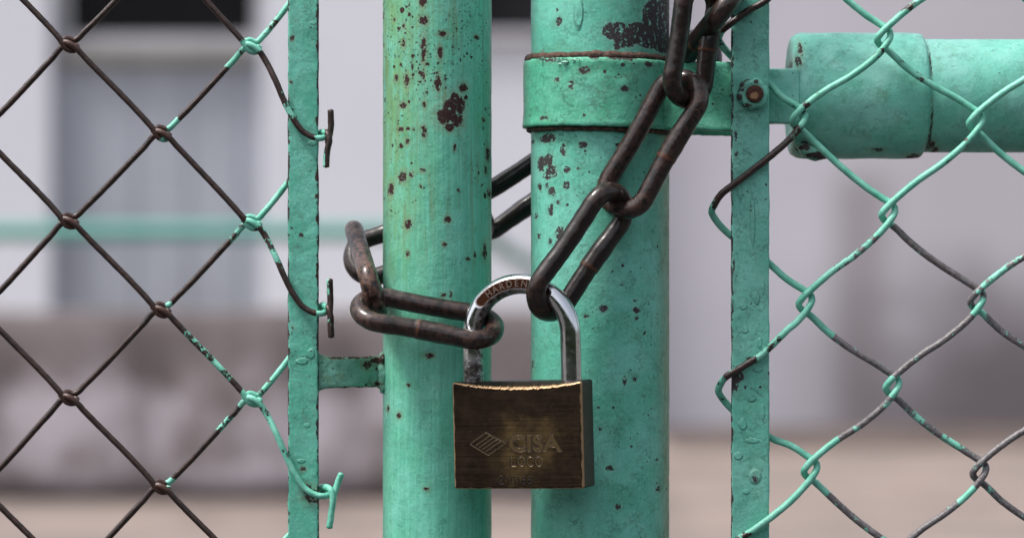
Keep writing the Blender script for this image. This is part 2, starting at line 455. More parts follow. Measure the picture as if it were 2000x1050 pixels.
# building, facade about 17.3 m from the camera
FD = 17.3; FY = FD - D
bx0, bx1 = -9.0, px_x(1180, FD)
bl = thing('building', 'pale lavender-white house facade with grey door panel and dark openings, far behind the left gate', 'building', ((bx0 + bx1) / 2, FY, 0))
dx0, dx1 = px_x(97, FD), px_x(512, FD)      # door recess
dzt = px_z(-160, FD)
v0, v1 = px_x(885, FD), px_x(1100, FD); vz = px_z(62, FD)
WT = 0.45; H = 5.2
simple_box('wall', bx0, dx0, FY, FY + WT, 0, H, M_wallw, bl)
simple_box('wall', dx1, v0, FY, FY + WT, 0, H, M_wallw, bl)
simple_box('wall', v1, bx1, FY, FY + WT, 0, H, M_wallw, bl)
simple_box('wall', dx0, dx1, FY, FY + WT, dzt, H, M_wallw, bl)
simple_box('wall', v0, v1, FY, FY + WT, 0, vz, M_wallw, bl)
simple_box('wall', v0, v1, FY, FY + WT, px_z(-300, FD), H, M_wallw, bl)
dr = simple_box('door', dx0, dx1, FY + .14, FY + .20, 0, px_z(96, FD), M_shut, bl)
simple_box('ledge', dx0 + .05, dx1 - .05, FY + .05, FY + .14, px_z(118, FD), px_z(92, FD), M_ledge, dr)
for i in range(4):
    xx = dx0 + (dx1 - dx0) * (i + .5) / 4
    simple_box('panel_rib', xx - .012, xx + .012, FY + .125, FY + .14, .05, px_z(125, FD), M_shut, dr)
wi = simple_box('window', dx0 + .07, dx1 - .07, FY + .30, FY + .34, px_z(64, FD), dzt, M_dark, bl)
simple_box('transom_frame', dx0, dx1, FY + .12, FY + .22, px_z(96, FD) + .002, px_z(66, FD), M_trim, bl)
simple_box('jamb', dx0, dx0 + .07, FY + .2, FY + .26, 0, dzt, M_trim, bl)
simple_box('jamb', dx1 - .07, dx1, FY + .2, FY + .26, 0, dzt, M_trim, bl)
w2 = simple_box('window', v0, v1, FY + .2, FY + .24, vz, px_z(-300, FD), M_dark, bl)
simple_box('sill', v0 - .06, v1 + .06, FY - .06, FY + .19, vz - .06, vz - .002, M_trim, w2)

FD2 = 17.6; FY2 = FD2 - D
wr = simple_box('rendered_wall', px_x(1185, FD2), 12.0, FY2, FY2 + .4, 0, 5.2, M_wallr)
tag(wr, 'long stained lavender rendered wall beyond the right-hand wire mesh', 'wall')
V_s = [(.9, 14.4, .004), (13, 14.0, .004), (13, FY2, .004), (.9, FY2, .004)]
M_strip = plain('strip_mat', (.07, .055, .05), (.12, .092, .082), 1.6, .95, .01)
so = mesh_obj('dark_strip', V_s, [(0, 1, 2, 3)], M_strip, smooth=False); so['kind'] = 'structure'  # flat darker strip at the foot of the right wall

LD = 12.0; LY = LD - D
def lowwall():
    xs = lin(-9.0, px_x(1150, LD), .15); ys = [LY, LY + .02, LY + .2, LY + .28, LY + .3]; zs = lin(0, px_z(608, LD), .08)
    V, F = rbox(xs, ys, zs, .02, .02, .004)
    o = mesh_obj('low_wall', V, F, M_low)
    tag(o, 'low mottled grey concrete wall, stained and patchy white, standing behind the left gate', 'wall')
lowwall()

RD = 8.5; RY = RD - D
rz = px_z(452, RD)
rl = thing('handrail', 'blurred green tubular handrail running level behind the gate, bending back to the low wall', 'handrail', (px_x(0, RD), RY, 0))
pts = [(-6, RY, rz), (-3, RY, rz), (px_x(840, RD), RY, rz), (px_x(915, RD), RY, rz), (px_x(950, 8.8), 8.8 - D, rz - .01), (px_x(985, 9.8), 9.8 - D, rz - .05), (px_x(1060, 11.2), 11.2 - D, rz - .16), (px_x(1090, 12.1), 12.1 - D, rz - .42)]
V, F, _ = tube(catmull(pts, .04), .026, 16)
mesh_obj('top_rail', V, F, M_rail, rl)
for xx in (-5.5, -3.6):
    V, F, _ = tube([(xx, RY, 0), (xx, RY, rz * .5), (xx, RY, rz)], .026, 12)
    mesh_obj('rail_post', V, F, M_rail, rl)

# ------------------------------------------------------------ LEFT GATE
PY = 30.0     # depth of both post axes (mm)
def post(name, pxc, r, zl, zh, mat, parent, lump=.12e-3):
    c = P(pxc, 525, PY); zs = zfine(zl, zh); seg = 120
    V = []; F = []
    for z in zs:
        for j in range(seg):
            a = 2 * math.pi * j / seg
            d = noise.noise(Vector((math.cos(a) * 4, math.sin(a) * 4, z * 120))) * lump + noise.noise(Vector((math.cos(a) * 14, math.sin(a) * 14, z * 420))) * lump * .5
            V.append((c.x + (r + d) * math.cos(a), c.y + (r + d) * math.sin(a), z))
    n = len(zs)
    for i in range(n - 1):
        for j in range(seg):
            k = (j + 1) % seg
            F.append((i * seg + j, i * seg + k, (i + 1) * seg + k, (i + 1) * seg + j))
    F.append(tuple(range(seg))[::-1]); F.append(tuple((n - 1) * seg + j for j in range(seg)))
    return mesh_obj(name, V, F, mat, parent)

chL = [(880,212,14,20),(868,228,15,16),(892,232,12,18),(900,205,9,16),(878,250,9,8),(905,172,8,9),(888,190,9,9),
       (828,98,5,26),(828,42,8,9),(826,4,7,10),(826,148,5,8),(828,258,5,13),(829,205,4,6),(856,164,6,16),(860,104,5,12),
       (866,68,8,6),(930,72,5,5),(770,36,3,4),(788,50,3,6),(788,85,4,7),(773,152,4,7),(794,158,5,12),(787,205,6,6),
       (782,252,7,4),(797,251,4,3),(808,253,3,3),(795,276,5,6),(786,345,8,10),(762,368,6,12),(803,340,5,5),(826,333,5,5),
       (822,364,3,3),(888,288,3,7),(797,438,7,10),(875,429,6,6),(796,496,4,6),(868,478,4,4),(914,505,4,3),(928,498,2,5),
       (946,490,4,16),(952,300,4,14),(866,577,5,4),(880,575,2,6),(840,694,8,5),(756,800,3,6),(778,812,5,6),(798,752,4,3),
       (948,330,3,8),(955,376,3,8),(944,232,3,4),(895,372,3,3),(833,953,5,4)]
M_postL = paint('gate_post_paint', chL, 12, rusty=1.0, speck=.9, crack=.12, vert=.55,
                algae=(P(745,0,20).x*1000, P(905,0,12).x*1000, 930, 1070, .72), relief=.45, upper=(985, 1040), chipcol=(.03,.014,.012), rustcol=(.034,.009,.008), grime=.25)
xb0, xb1 = P(562, 0, 14).x, P(622, 0, 14).x
M_barL = paint('gate_bar_paint', [(571,75,4,5),(568,160,3,4),(612,968,16,14),(600,955,9,10),(572,640,2,3),(592,915,5,5)], 14, rusty=.9, speck=.45, crack=.45, relief=.5,
               edge=[(0, xb0*1000, 1.0), (0, xb1*1000, 1.3)],
               bumps=[(610,280,10,6,.4),(590,705,14,8,.5),(608,690,8,12,.5),(588,900,9,5,.4),(600,830,7,5,.3),(612,45,8,4,.3)],
               g1=(.095,.43,.315), g2=(.15,.52,.405))
M_brk = paint('bracket_paint', [(716,713,9,8),(735,705,14,6),(746,702,8,10),(660,698,18,2.5),(700,697,30,3),(735,750,8,4),(690,757,40,2)], 18, rusty=1.0, speck=.9, crack=.5, relief=.9, grime=.6,
              g1=(.13,.39,.28), g2=(.19,.49,.38))
M_wire = wire_mat('wire_mat')

gate = thing('metal_gate', 'green left-hand gate leaf with rust-speckled round post and dark diamond wire mesh', 'gate', tuple(P(854, 525, PY).xy) + (0,))
post('post', 854, 20.1e-3, .04, 1.75, M_postL, gate)
def bar(name, px0, px1, Yf, th, zl, zh, mat, parent, lump=.28e-3):
    x0, x1 = P(px0, 0, Yf).x, P(px1, 0, Yf).x
    V, F = rbox(lin(x0, x1, .0015, .0008), lin(Yf*1e-3, (Yf+th)*1e-3, .001), zfine(zl, zh), .0007, lump, .22)
    return mesh_obj(name, V, F, mat, parent)
bar('flat_bar', 562, 622, 14, 3, .06, 1.7, M_barL, gate)
def bracket():
    a = P(618, 697, 14.2); b = P(618, 757, 14.2)
    n = 26; V = []; F = []
    prof = []
    # path in plan from the bar to the post, bent back
    path = [(P(616,0,15).x, .0152), (P(660,0,17).x, .0165), (P(700,0,20).x, .0195), (P(735,0,25).x, .0245), (P(766,0,27).x, .028)]
    path = catmull([(q[0], q[1], 0) for q in path], .0008)
    zc0, zc1 = P(0, 757, 16).z, P(0, 697, 16).z
    zs = lin(zc0, zc1, .0009)
    nz = len(zs); npth = len(path)
    for side in (0, 1):
        for i, q in enumerate(path):
            t = i / (npth - 1)
            flare = .0022 * math.exp(-t * 14) + .0016 * math.exp(-(1 - t) * 12)
            for k, z in enumerate(zs):
                s = (k / (nz - 1) - .5) * 2
                zz = z + s * flare + noise.noise(Vector((q[0]*300, k*.4, 3))) * .0003
                ed = (1 - abs(s)) < .01
                yy = q[1] + (0 if side == 0 else .0028) + (.0005 if (ed and side == 0) else 0) + noise.noise(Vector((q[0]*400, zz*400, 1))) * .00025
                V.append((q[0], yy, zz))
    N = npth * nz
    for i in range(npth - 1):
        for k in range(nz - 1):
            F.append((i*nz+k, (i+1)*nz+k, (i+1)*nz+k+1, i*nz+k+1))
            F.append((N+i*nz+k, N+i*nz+k+1, N+(i+1)*nz+k+1, N+(i+1)*nz+k))
        F.append((i*nz+nz-1, (i+1)*nz+nz-1, N+(i+1)*nz+nz-1, N+i*nz+nz-1))
        F.append((i*nz, N+i*nz, N+(i+1)*nz, (i+1)*nz))
    mesh_obj('bracket', V, F, M_brk, gate)
bracket()
V, F, _ = tube(catmull([tuple(P(a, b, c)) for a, b, c in ((749, 690, 26), (746, 700, 25), (748, 727, 24.5), (747, 752, 25), (750, 764, 26))], .0008), 1.5e-3, 12, False, 1.0e-3, .7)
mesh_obj('weld_bead', V, F, M_brk, gate)

def left_paint(px, py):
    """how much green paint is left on the wire at this place"""
    v = 0.0
    for cx, cy, r, a in ((486,90,14,.95),(508,84,12,.95),(455,116,16,.85),(535,42,30,.58),(555,12,22,.8),(342,250,13,.8),(318,272,7,.7),(330,598,7,.7),(336,944,9,.75),
                         (492,434,11,.85),(535,402,42,1.0),(462,460,14,.55),(372,670,22,.6),(405,705,30,.62),(435,740,26,.6),(430,815,26,.55),
                         (490,778,18,1.0),(545,700,60,.95),(520,740,30,.9),(545,215,30,.48),(535,500,30,.5),(552,880,60,.78),(520,810,40,.66),(600,940,50,1.0),(640,970,40,1.0),
                         (560,1030,60,1.1),(630,268,9,1.1),(632,610,9,1.1),(625,600,10,.8)):
        d = math.hypot(px - cx, py - cy) / r
        v = max(v, a * (1 - max(0, d - .6) ** 2) if d < 1.6 else 0)
    return max(0.0, v)
def right_paint(px, py):
    v = .96
    if px > 1610:
        t = (py - 430) / 90 + (px - 1700) / 400
        v = .96 - max(0, min(1, t)) * .70
    for cx, cy, r, a in ((1470,310,75,.02),(1420,360,45,.10),(1545,262,22,.35),(1580,212,14,.45),(1495,10,30,.15),(1440,40,40,.10),(1410,75,20,.55),
                         (1455,730,42,.22),(1500,690,40,.62),(1540,640,34,.66),(1575,570,14,.6),(1750,120,24,.7),(1800,150,20,.6),(1790,20,20,.6),(1895,290,16,.6),
                         (1800,480,60,.12),(1870,550,50,.15),(1620,990,40,.4),(1760,460,26,.18),(1440,1048,24,.3),(1680,850,40,.5),(1660,690,40,.55)):
        d = math.hypot(px - cx, py - cy) / r
        if d < 1.4: v = min(v, a + (v - a) * max(0, (d - .7) / .7))
    for cx, cy, r, a in ((1735,418,20,.95),(1912,600,16,.8),(1743,755,16,.9),(1890,965,18,1.),(1583,900,60,.95),(1573,590,70,.95),(1860,860,20,.6),(1800,800,40,.5),(1960,540,40,.55)):
        d = math.hypot(px - cx, py - cy) / r
        if d < 1.2: v = max(v, a)
    return v
def to_px(v):
    k = (v[1] + D) / D
    return v[0] / (S * k) + 1000, 525 - (v[2] - Z0) / (S * k)

def wire(name, pts, parent, pf, zinc=None, r=1.13e-3, lump=.09e-3):
    path = catmull([tuple(P(*q)) for q in pts], .0009)
    V, F, ring = tube(path, r, 12, False, lump, .5)
    gl = []; zi = []
    for q in path:
        px, py = to_px(q); gl.append(pf(px, py)); zi.append(zinc(px, py) if zinc else 0)
    gl = np.array(gl)[ring]; zi = np.array(zi)[ring]
    ru = np.array([(math.exp(-(min(math.hypot(px - a, py - b) for a in (-401, -45, 313) for b in (262, 607, 951)) / 15) ** 2)
                    + math.exp(-(min(math.hypot(px - a, py - b) for a in (-223, 133) for b in (88, 433, 780)) / 15) ** 2)) if px < 450 else 0 for px, py in (to_px(q) for q in path)])[ring]
    return mesh_obj(name, V, F, M_wire, parent, {'paint_left': gl, 'zinc': zi, 'rust': ru})

# left diamond mesh: "\" runs in front, "/" behind
LM = 15.5; HF = 1.7
def jig(px, py, a=1.6):
    return (px + a * noise.noise(Vector((px * .07, py * .07, 1))), py + a * noise.noise(Vector((px * .07, py * .07, 9))))
def left_wire(xl, xr, yl0, yr0, n, edge=False):
    pts = []
    for i in range(n):
        ly, ry = yl0 + i * 345, yr0 + i * 344
        L = jig(xl, ly); Rr = jig(xr, ry)
        # left apex: comes from the back upper right, curls over the top, leaves in front
        pts += [(L[0] + (24 if edge else 34), L[1] - (20 if edge else 28), LM + HF), (L[0] + 12, L[1] - 9, LM + HF), (L[0] - 3, L[1] - 13, LM + 1.1), (L[0] - 14, L[1] - 6, LM - .4),
                (L[0] - 2, L[1] - 5, LM - HF * 1.35), (L[0] + 14, L[1] + 5, LM - HF * 1.3), (L[0] + (27 if edge else 30), L[1] + (23 if edge else 22), LM - HF)]
        if not edge:
            pts += [(Rr[0] - 32, Rr[1] - 28, LM - HF), (Rr[0] - 14, Rr[1] - 7, LM - HF * 1.1), (Rr[0] - 3, Rr[1] + 9, LM - HF * .8), (Rr[0] + 11, Rr[1] + 12, LM - .4), (Rr[0] + 17, Rr[1] + 4, LM + 1.0),
                    (Rr[0] - 8, Rr[1] + 3, LM + HF * 1.2), (Rr[0] - 34, Rr[1] + 30, LM + HF)]
        else:
            ex, ey = edge[i]
            f = 12.0; b = 19.4
            nx, ny = jig(xl, yl0 + (i + 1) * 345)
            pts += [(L[0] + 48, L[1] + 64, LM - HF - 1.6), (ex - 74, ey - 60, f), (ex - 56, ey - 28, f), (ex - 43, ey - 12, f), (ex - 22, ey, f - .2), (ex - 6, ey + 2, f + .2), (ex + 2, ey - 2, 15),
                    (ex - 4, ey - 8, 18.5), (ex - 18, ey + 2, b), (ex - 42, ey + 48, b), (nx + 68, ny - 74, b), (nx + 46, ny - 46, b - .8)]
    return pts
cols = [(-401, 88), (-223, 262), (-45, 88 + 174), (133, 88), (313, 262), (490, 90)]
# each wire spans one column of diamonds
spans = [(-579, -401, 88, 262), (-401, -223, 262, 88), (-223, -45, 88, 262), (-45, 133, 262, 88), (133, 313, 88, 262), (313, 490, 262, 90)]
for (xl, xr, yl, yr) in spans:
    if yr < yl: yr += 345           # right apex must lie below the left apex
    wire('mesh_wire', left_wire(xl, xr, yl - 690, yr - 690, 6), gate, left_paint)
wire('mesh_wire', left_wire(490, 634, 91 - 690, 0, 6, edge=[(634, -422), (634, -78 - 344 + 344 - 344 + 344), (634, 268), (634, 610), (640, 966), (636, 1310)][:6]), gate, left_paint)

def tail(pts_a, pts_b, pf):
    path = catmull([tuple(P(*q)) for q in pts_a], .0007); V, F, r1 = tube(path, 1.2e-3, 12, False, .12e-3, .6)
    path2 = catmull([tuple(P(*q)) for q in pts_b], .0007); V2, F2, r2 = tube(path2, 1.15e-3, 12, False, .12e-3, .6)
    g1 = [pf] * len(V) if not callable(pf) else [pf(*to_px(v)) for v in V]
    g2 = [pf] * len(V2) if not callable(pf) else [pf(*to_px(v)) for v in V2]
    n = len(V)
    mesh_obj('wire_tail', np.vstack([V, V2]), list(F) + [tuple(i + n for i in f) for f in F2], M_wire, gate, {'paint_left': g1 + g2, 'zinc': [0] * (n + len(V2))})
tail([(622, 262, 19), (630, 258, 16.5), (640, 262, 13), (643, 275, 12.4), (639, 295, 12.4), (637, 326, 12.4)], [(646, 215, 14), (646, 250, 14), (643, 268, 13.6), (640, 280, 13)], lambda px, py: .9 if px < 634 else .06)
tail([(622, 598, 19), (631, 596, 16.5), (641, 602, 13), (645, 614, 12.4), (646, 635, 12.4), (647, 658, 12.4)], [(644, 545, 14), (645, 575, 14), (645, 600, 13.6), (644, 610, 13)], lambda px, py: .9 if px < 636 else (.62 if py < 598 and px < 643.5 else .08))
tail([(622, 952, 19), (632, 950, 16.5), (646, 956, 13), (650, 970, 12.4), (648, 995, 12.4), (643, 1030, 12.4)], [(667, 924, 15), (660, 942, 15), (653, 962, 14), (650, 975, 13)], 1.0)

# ------------------------------------------------------------ RIGHT FENCE
fence = thing('metal_fence', 'green right-hand fence: thick chipped post, clamp band, bolted flat bar, rail, green wire mesh', 'fence', tuple(P(1172, 525, PY).xy) + (0,))
chR = [(1195,62,20,17),(1222,75,26,20),(1245,58,22,17),(1268,70,30,24),(1300,40,42,62),(1280,30,26,34),(1210,52,12,9),(1205,90,8,8),
       (1092,40,6,9),(1088,205-205+18,3,3),(1072,268,15,9),(1062,270,8,7),(1042,272,4,4),(1058,318,8,16),(1072,312,9,14),(1078,334,12,12),(1070,342,8,8),
       (1101,292,6,13),(1138,283,9,7),(1208,283,5,5),(1108,331,7,6),(1107,362,7,8),(1055,363,4,7),(1068,362,3,6),(1078,373,8,9),(1077,410,5,12),
       (1094,455,9,15),(1107,485,4,6),(1053,460,3,6),(1075,470,3,5),(1090,395,3,5),(1178,602,9,7),(1243,606,7,6),(1145,617,6,4),(1213,555,3,3),(1240,587,3,3),
       (1243,622,4,4),(1190,913,9,5),(1288,958,4,6),(1208,988,6,4),(1172,838,4,3),(1240,740,3,4),(1220,742,5,9),(1168,795,4,3),(1260,650,3,3),(1042,715,3,9),
       (1060,205-110,3,4),(1130,330,3,3),(1150,400,2,3),(1285,900,2,3),(1048,420,3,6),(1060,520,4,4)]
xr_r = P(1307,0,20).x*1000
M_postR = paint('fence_post_paint', chR, 6, rusty=.18, speck=.75, crack=.45, vert=.12, relief=.55, g1=(.115,.49,.355), g2=(.180,.58,.46),
                algae=(xr_r+.3, xr_r-6, 500, 600, .85), algcol=(.20, .25, .12), bumps=[(1130,25,11,38,.9)])
M_band = paint('band_paint', [(1142,137,11,7),(1088,154,6,5),(1116,165,6,8),(1222,173,8,6),(1140,225,3,4),(1063,228,8,4),(1083,115,24,4),(1270,124,10,5),(1216,113,30,3.5),(1160,112,12,3)], 2,
               rusty=.35, speck=.75, crack=.75, relief=.6, g1=(.085,.43,.27), g2=(.135,.51,.36))
xr0, xr1 = P(1429, 0, 8).x, P(1503, 0, 8).x
M_barR = paint('fence_bar_paint', [(1436,745,8,18),(1445,735,9,8),(1475,935,6,7),(1433,520,2,14),(1437,265,3,10),(1438,300,3,6),(1463,700,6,4),(1455,755,3,3)], 8, rusty=.15, speck=.5, crack=.55, relief=.55,
               g1=(.125,.46,.355), g2=(.19,.54,.44), edge=[(0, xr0*1000, .9)],
               bumps=[(1478,582,7,16,.5),(1452,598,8,8,.5),(1455,645,8,7,.5),(1468,778,10,8,.6),(1451,828,9,14,.5),(1475,930,14,17,.6),(1442,890,10,9,.5),(1470,860,16,6,.3),(1490,560,4,20,.3),(1470,430,6,60,.35),(1480,720,12,8,.4),(1445,370,6,22,.3),(1490,805,4,20,.3),(1484,670,6,12,.35),(1458,960,8,6,.4)])
M_cup = paint('cup_paint', [(1600,303,26,7),(1572,285,13,10),(1795,303,14,5),(1826,280,9,8),(1560,120,6,10),(1720,290,12,3),(1565,95,4,14),(1838,290,7,6),(1821,250,2.2,45),(1819,120,1.2,30)], 20, rusty=.8, speck=.18, crack=.30, relief=.5, grime=.5,
              g1=(.165,.54,.43), g2=(.28,.65,.56), rough=.36)
post('post', 1172, 25.6e-3, .0, 1.9, M_postR, fence)

def band():
    c = P(1172, 525, PY); Rb = 27.2e-3; th = 2.4e-3
    plan = []
    plan.append((c.x + .0545, c.y + .0165, 0)); plan.append((c.x + .040, c.y + .0165, 0)); plan.append((c.x + .030, c.y + .0162, 0))
    for t in np.linspace(math.radians(30), math.radians(180 + 145), 60):
        plan.append((c.x + Rb * math.cos(t), c.y + Rb * math.sin(t), 0))
    ye = P(0, 0, 13.6).y
    plan += [(c.x + .0275, ye - .0002, 0), (c.x + .034, ye, 0), (c.x + .045, ye, 0), (c.x + .0555, ye, 0)]
    pl = catmull(plan, .0011); n = len(pl)
    tan = np.gradient(pl, axis=0); tan /= np.linalg.norm(tan, axis=1)[:, None]
    nor = np.stack([tan[:, 1], -tan[:, 0], np.zeros(n)], 1)   # outward
    V = []; F = []; m = 0
    for i in range(n):
        x = pl[i, 0]
        pxx = 1000 + x / S
        zt = P(0, 108 + max(0, (pxx - 1040)) * .018, 2).z; zb = P(0, 244 + max(0, (pxx - 1020)) * .028, 2).z
        jt = (noise.noise(Vector((i * .35, 0, 0))) * .5 + noise.noise(Vector((i * 1.1, 4, 0))) * .5) * .0005
        jb = (noise.noise(Vector((i * .35, 9, 0))) * .5 + noise.noise(Vector((i * 1.1, 14, 0))) * .5) * .0004
        zt += jt; zb += jb
        zs = [zb + .0003] + list(np.linspace(zb + .0009, zt - .0009, 20)) + [zt - .0003]
        ringv = []
        o = th / 2
        for j, z in enumerate(zs):
            s = 1 if 0 < j < len(zs) - 1 else .55
            flare = .0008 * math.exp(-(z - zb) / .0022)        # lower lip flares a little
            d = o * s + flare + noise.noise(Vector((i * .22, z * 260, 5))) * .00022
            ringv.append(pl[i] + nor[i] * d + np.array([0, 0, z]))
        for z in zs[::-1]:
            ringv.append(pl[i] - nor[i] * o * .9 + np.array([0, 0, z]))
        m = len(ringv); V += ringv
    for i in range(n - 1):
        for j in range(m):
            k = (j + 1) % m
            F.append((i * m + j, (i + 1) * m + j, (i + 1) * m + k, i * m + k))
    F.append(tuple(range(m))); F.append(tuple((n - 1) * m + j for j in range(m))[::-1])
    b = mesh_obj('clamp_band', V, F, M_band, fence)
    # rusty seam of torn filler along the top and the bottom lip
    nn = NT('rust_seam_mat'); p = nn.mm()
    cc = nn.mix(nn.mr(nn.noise(p, .6, 4, .7), .4, .62, 0, 1), (.035, .018, .014), (.16, .085, .06))
    nn.bump(nn.noise(p, 1.2, 4, .7), .9); M_seam = nn.fin(cc, .8)
    for (py0, sl, rr, rad) in ((105.5, .018, 26.0, 1.55e-3), (247.5, .027, 26.4, .9e-3)):
        pts = []
        for t in np.linspace(math.radians(150), math.radians(345), 90):
            x = c.x + rr * 1e-3 * math.cos(t); pxx = 1000 + x / S
            pts.append((x, c.y + rr * 1e-3 * math.sin(t), P(0, py0 + (pxx - 1040) * sl + noise.noise(Vector((t * 9, py0, 0))) * 1.6, 3).z))
        rads = [rad * (1 + .45 * noise.noise(Vector((i * .25, py0, 2)))) for i in range(len(pts))]
        V, F, _ = tube(pts, np.array(rads), 10, False, .25e-3, .9)
        mesh_obj('rust_seam', V, F, M_seam, b)
    # flakes of mint paint peeling off the top lip
    nf = NT('flake_mat'); M_fl = nf.fin((.30, .66, .50), .5)
    V = []; F = []
    rnd = random.Random(3)
    for k in range(9):
        px = 1040 + 18 if k == 0 else 1085 + rnd.random() * 42; py = 113 + rnd.random() * 9
        xx = P(px, 0, 2).x - c.x
        yy = c.y - math.sqrt(max(0, (29.0e-3) ** 2 - xx ** 2))
        a = P(px, py, (yy) * 1000); s = (4 + rnd.random() * 6) * S
        b0 = len(V); rot = rnd.random() * 3
        for q in range(5):
            an = rot + q * 2 * math.pi / 5; rr = s * (.5 + rnd.random() * .7)
            V.append((a.x + rr * math.cos(an), yy - .0005 + rnd.random() * .0007, a.z + rr * .7 * math.sin(an)))
        for q in range(5):
            v = V[b0 + q]; V.append((v[0], v[1] + .0003, v[2]))
        F.append(tuple(b0 + q for q in range(5))); F.append(tuple(b0 + 5 + q for q in range(4, -1, -1)))
        for q in range(5): F.append((b0 + q, b0 + 5 + q, b0 + 5 + (q + 1) % 5, b0 + (q + 1) % 5))
    mesh_obj('paint_flake', V, F, M_fl, b, smooth=False)
band()
bar('flat_bar', 1429, 1503, 8, 4, .06, 1.8, M_barR, fence, .25e-3)

# tongue plate of the rail cup
def plate(name, px0, px1, py0, py1, Yf, th, mat, parent):
    a = P(px0, py1, Yf); b = P(px1, py0, Yf)
    V, F = rbox(lin(a.x, b.x, .001, .0008), lin(Yf*1e-3, (Yf+th)*1e-3, .001), lin(a.z, b.z, .001, .0008), .0008, .3e-3, .25)
    return mesh_obj(name, V, F, mat, parent)
def lathe_x(name, prof, cy_px, Yc, mat, parent, seg=96, lump=.2e-3):
    """surface of revolution about the x axis; prof = [(px at Yc depth, radius mm)]"""
    c = P(1000, cy_px, Yc); V = []; F = []
    pr = catmull([(P(a, 0, Yc - b).x, b * 1e-3, 0) for a, b in prof], .0012)
    n = len(pr)
    for i in range(n):
        for j in range(seg):
            a = 2 * math.pi * j / seg
            r = pr[i, 1] + noise.noise(Vector((pr[i, 0] * 130, math.cos(a) * 2.5, math.sin(a) * 2.5))) * lump
            V.append((pr[i, 0], c.y + r * math.cos(a), c.z + r * math.sin(a)))
    for i in range(n - 1):
        for j in range(seg):
            k = (j + 1) % seg; F.append((i*seg+j, (i+1)*seg+j, (i+1)*seg+k, i*seg+k))
    F.append(tuple(range(seg))); F.append(tuple((n-1)*seg+j for j in range(seg))[::-1])
    return mesh_obj(name, V, F, mat, parent)
CY = 187.5
cup = lathe_x('rail_cup', [(1551, 4), (1551, 14), (1552, 19.5), (1557, 22.0), (1568, 23.1), (1600, 23.4), (1700, 23.5), (1800, 23.4), (1812, 23.2), (1816, 22.6), (1818, 20.6)], CY, 40, M_cup, fence)
rail = lathe_x('rail', [(1800, 21.0), (1830, 21.1), (2000, 21.1), (2300, 21.1), (4000, 21.1), (8000, 21.1)], CY + 0, 40, M_cup, fence, lump=.1e-3)
plate('cup_tongue', 1492, 1562, 134, 240, 17, 12, M_cup, cup)
V, F, _ = tube([tuple(P(a, b, c)) for a, b, c in ((1560, 283, 26), (1575, 296, 23), (1595, 303, 24), (1615, 304, 30))], np.array([1.5e-3, 2.6e-3, 2.3e-3, 1.2e-3]), 12, False, .8e-3, .5)
mesh_obj('rust_lump', V, F, M_cup, cup)

# bolt and nut
def hexnut():
    c = P(1470, 184, 7.6); V = []; F = []
    rings = [(6.0, .8, 0), (6.0, .8, -1.0), (5.6, .55, -3.2), (5.0, .35, -4.2), (3.9, 0, -4.5), (3.3, 0, -4.2)]
    seg = 72
    for (r, hx, y) in rings:
        for j in range(seg):
            a = 2 * math.pi * j / seg
            ha = ((a + .35) % (math.pi / 3)) - math.pi / 6
            rr = r * (1 - hx * (1 - math.cos(ha) ** 1) * 1.3) if hx else r
            rr = rr * (1 + .035 * noise.noise(Vector((math.cos(a) * 2, math.sin(a) * 2, y))))
            V.append((c.x + rr * 1e-3 * math.cos(a), c.y + y * 1e-3, c.z + rr * 1e-3 * math.sin(a)))
    for i in range(len(rings) - 1):
        for j in range(seg):
            k = (j + 1) % seg; F.append((i*seg+j, i*seg+k, (i+1)*seg+k, (i+1)*seg+j))
    F.append(tuple((len(rings)-1)*seg+j for j in range(seg)))
    Mn = paint('nut_paint', [(1447,168,7,14),(1453,155,12,4),(1444,190,5,8),(1458,206,12,4),(1477,160,5,4)], 4, rusty=.3, speck=.4, crack=.3, relief=.5, g1=(.11,.44,.31), g2=(.16,.52,.40))
    nb = mesh_obj('nut', V, F, Mn, fence)
    nn = NT('rust_bolt_mat'); p = nn.mm(); x, y, z = nn.sep(p)
    w_ = P(1473, 187, 2) * 1000
    d = nn.vm('LENGTH', nn.vm('MULTIPLY', nn.vm('SUBTRACT', p, tuple(w_)), (.45, 0, .5)))
    d = nn.math('ADD', d, nn.math('MULTIPLY', nn.noise(p, .8, 3), .8))
    cc = nn.mix(nn.mr(d, .9, 1.1, 1, 0), (.07, .022, .012), (.36, .20, .10))
    nn.bump(nn.noise(p, 1.1, 4, .7), .9); Mb = nn.fin(cc, .75)
    V = []; F = []
    rings = [(3.15, 0), (3.15, -5.2), (3.05, -5.7), (2.7, -6.0), (1.2, -6.05)]
    cb = P(1472, 185, 7.6)
    for (r, y) in rings:
        for j in range(48):
            a = 2 * math.pi * j / 48
            rr = r * (1 + .03 * noise.noise(Vector((math.cos(a) * 3, math.sin(a) * 3, y * 3))))
            V.append((cb.x + rr * 1e-3 * math.cos(a), cb.y + y * 1e-3 + .0003 * noise.noise(Vector((math.cos(a)*r, math.sin(a)*r, 3))), cb.z + rr * 1e-3 * math.sin(a)))
    for i in range(len(rings) - 1):
        for j in range(48):
            k = (j + 1) % 48; F.append((i*48+j, i*48+k, (i+1)*48+k, (i+1)*48+j))
    F.append(tuple(4*48+j for j in range(48)))
    mesh_obj('bolt', V, F, Mb, nb)
hexnut()

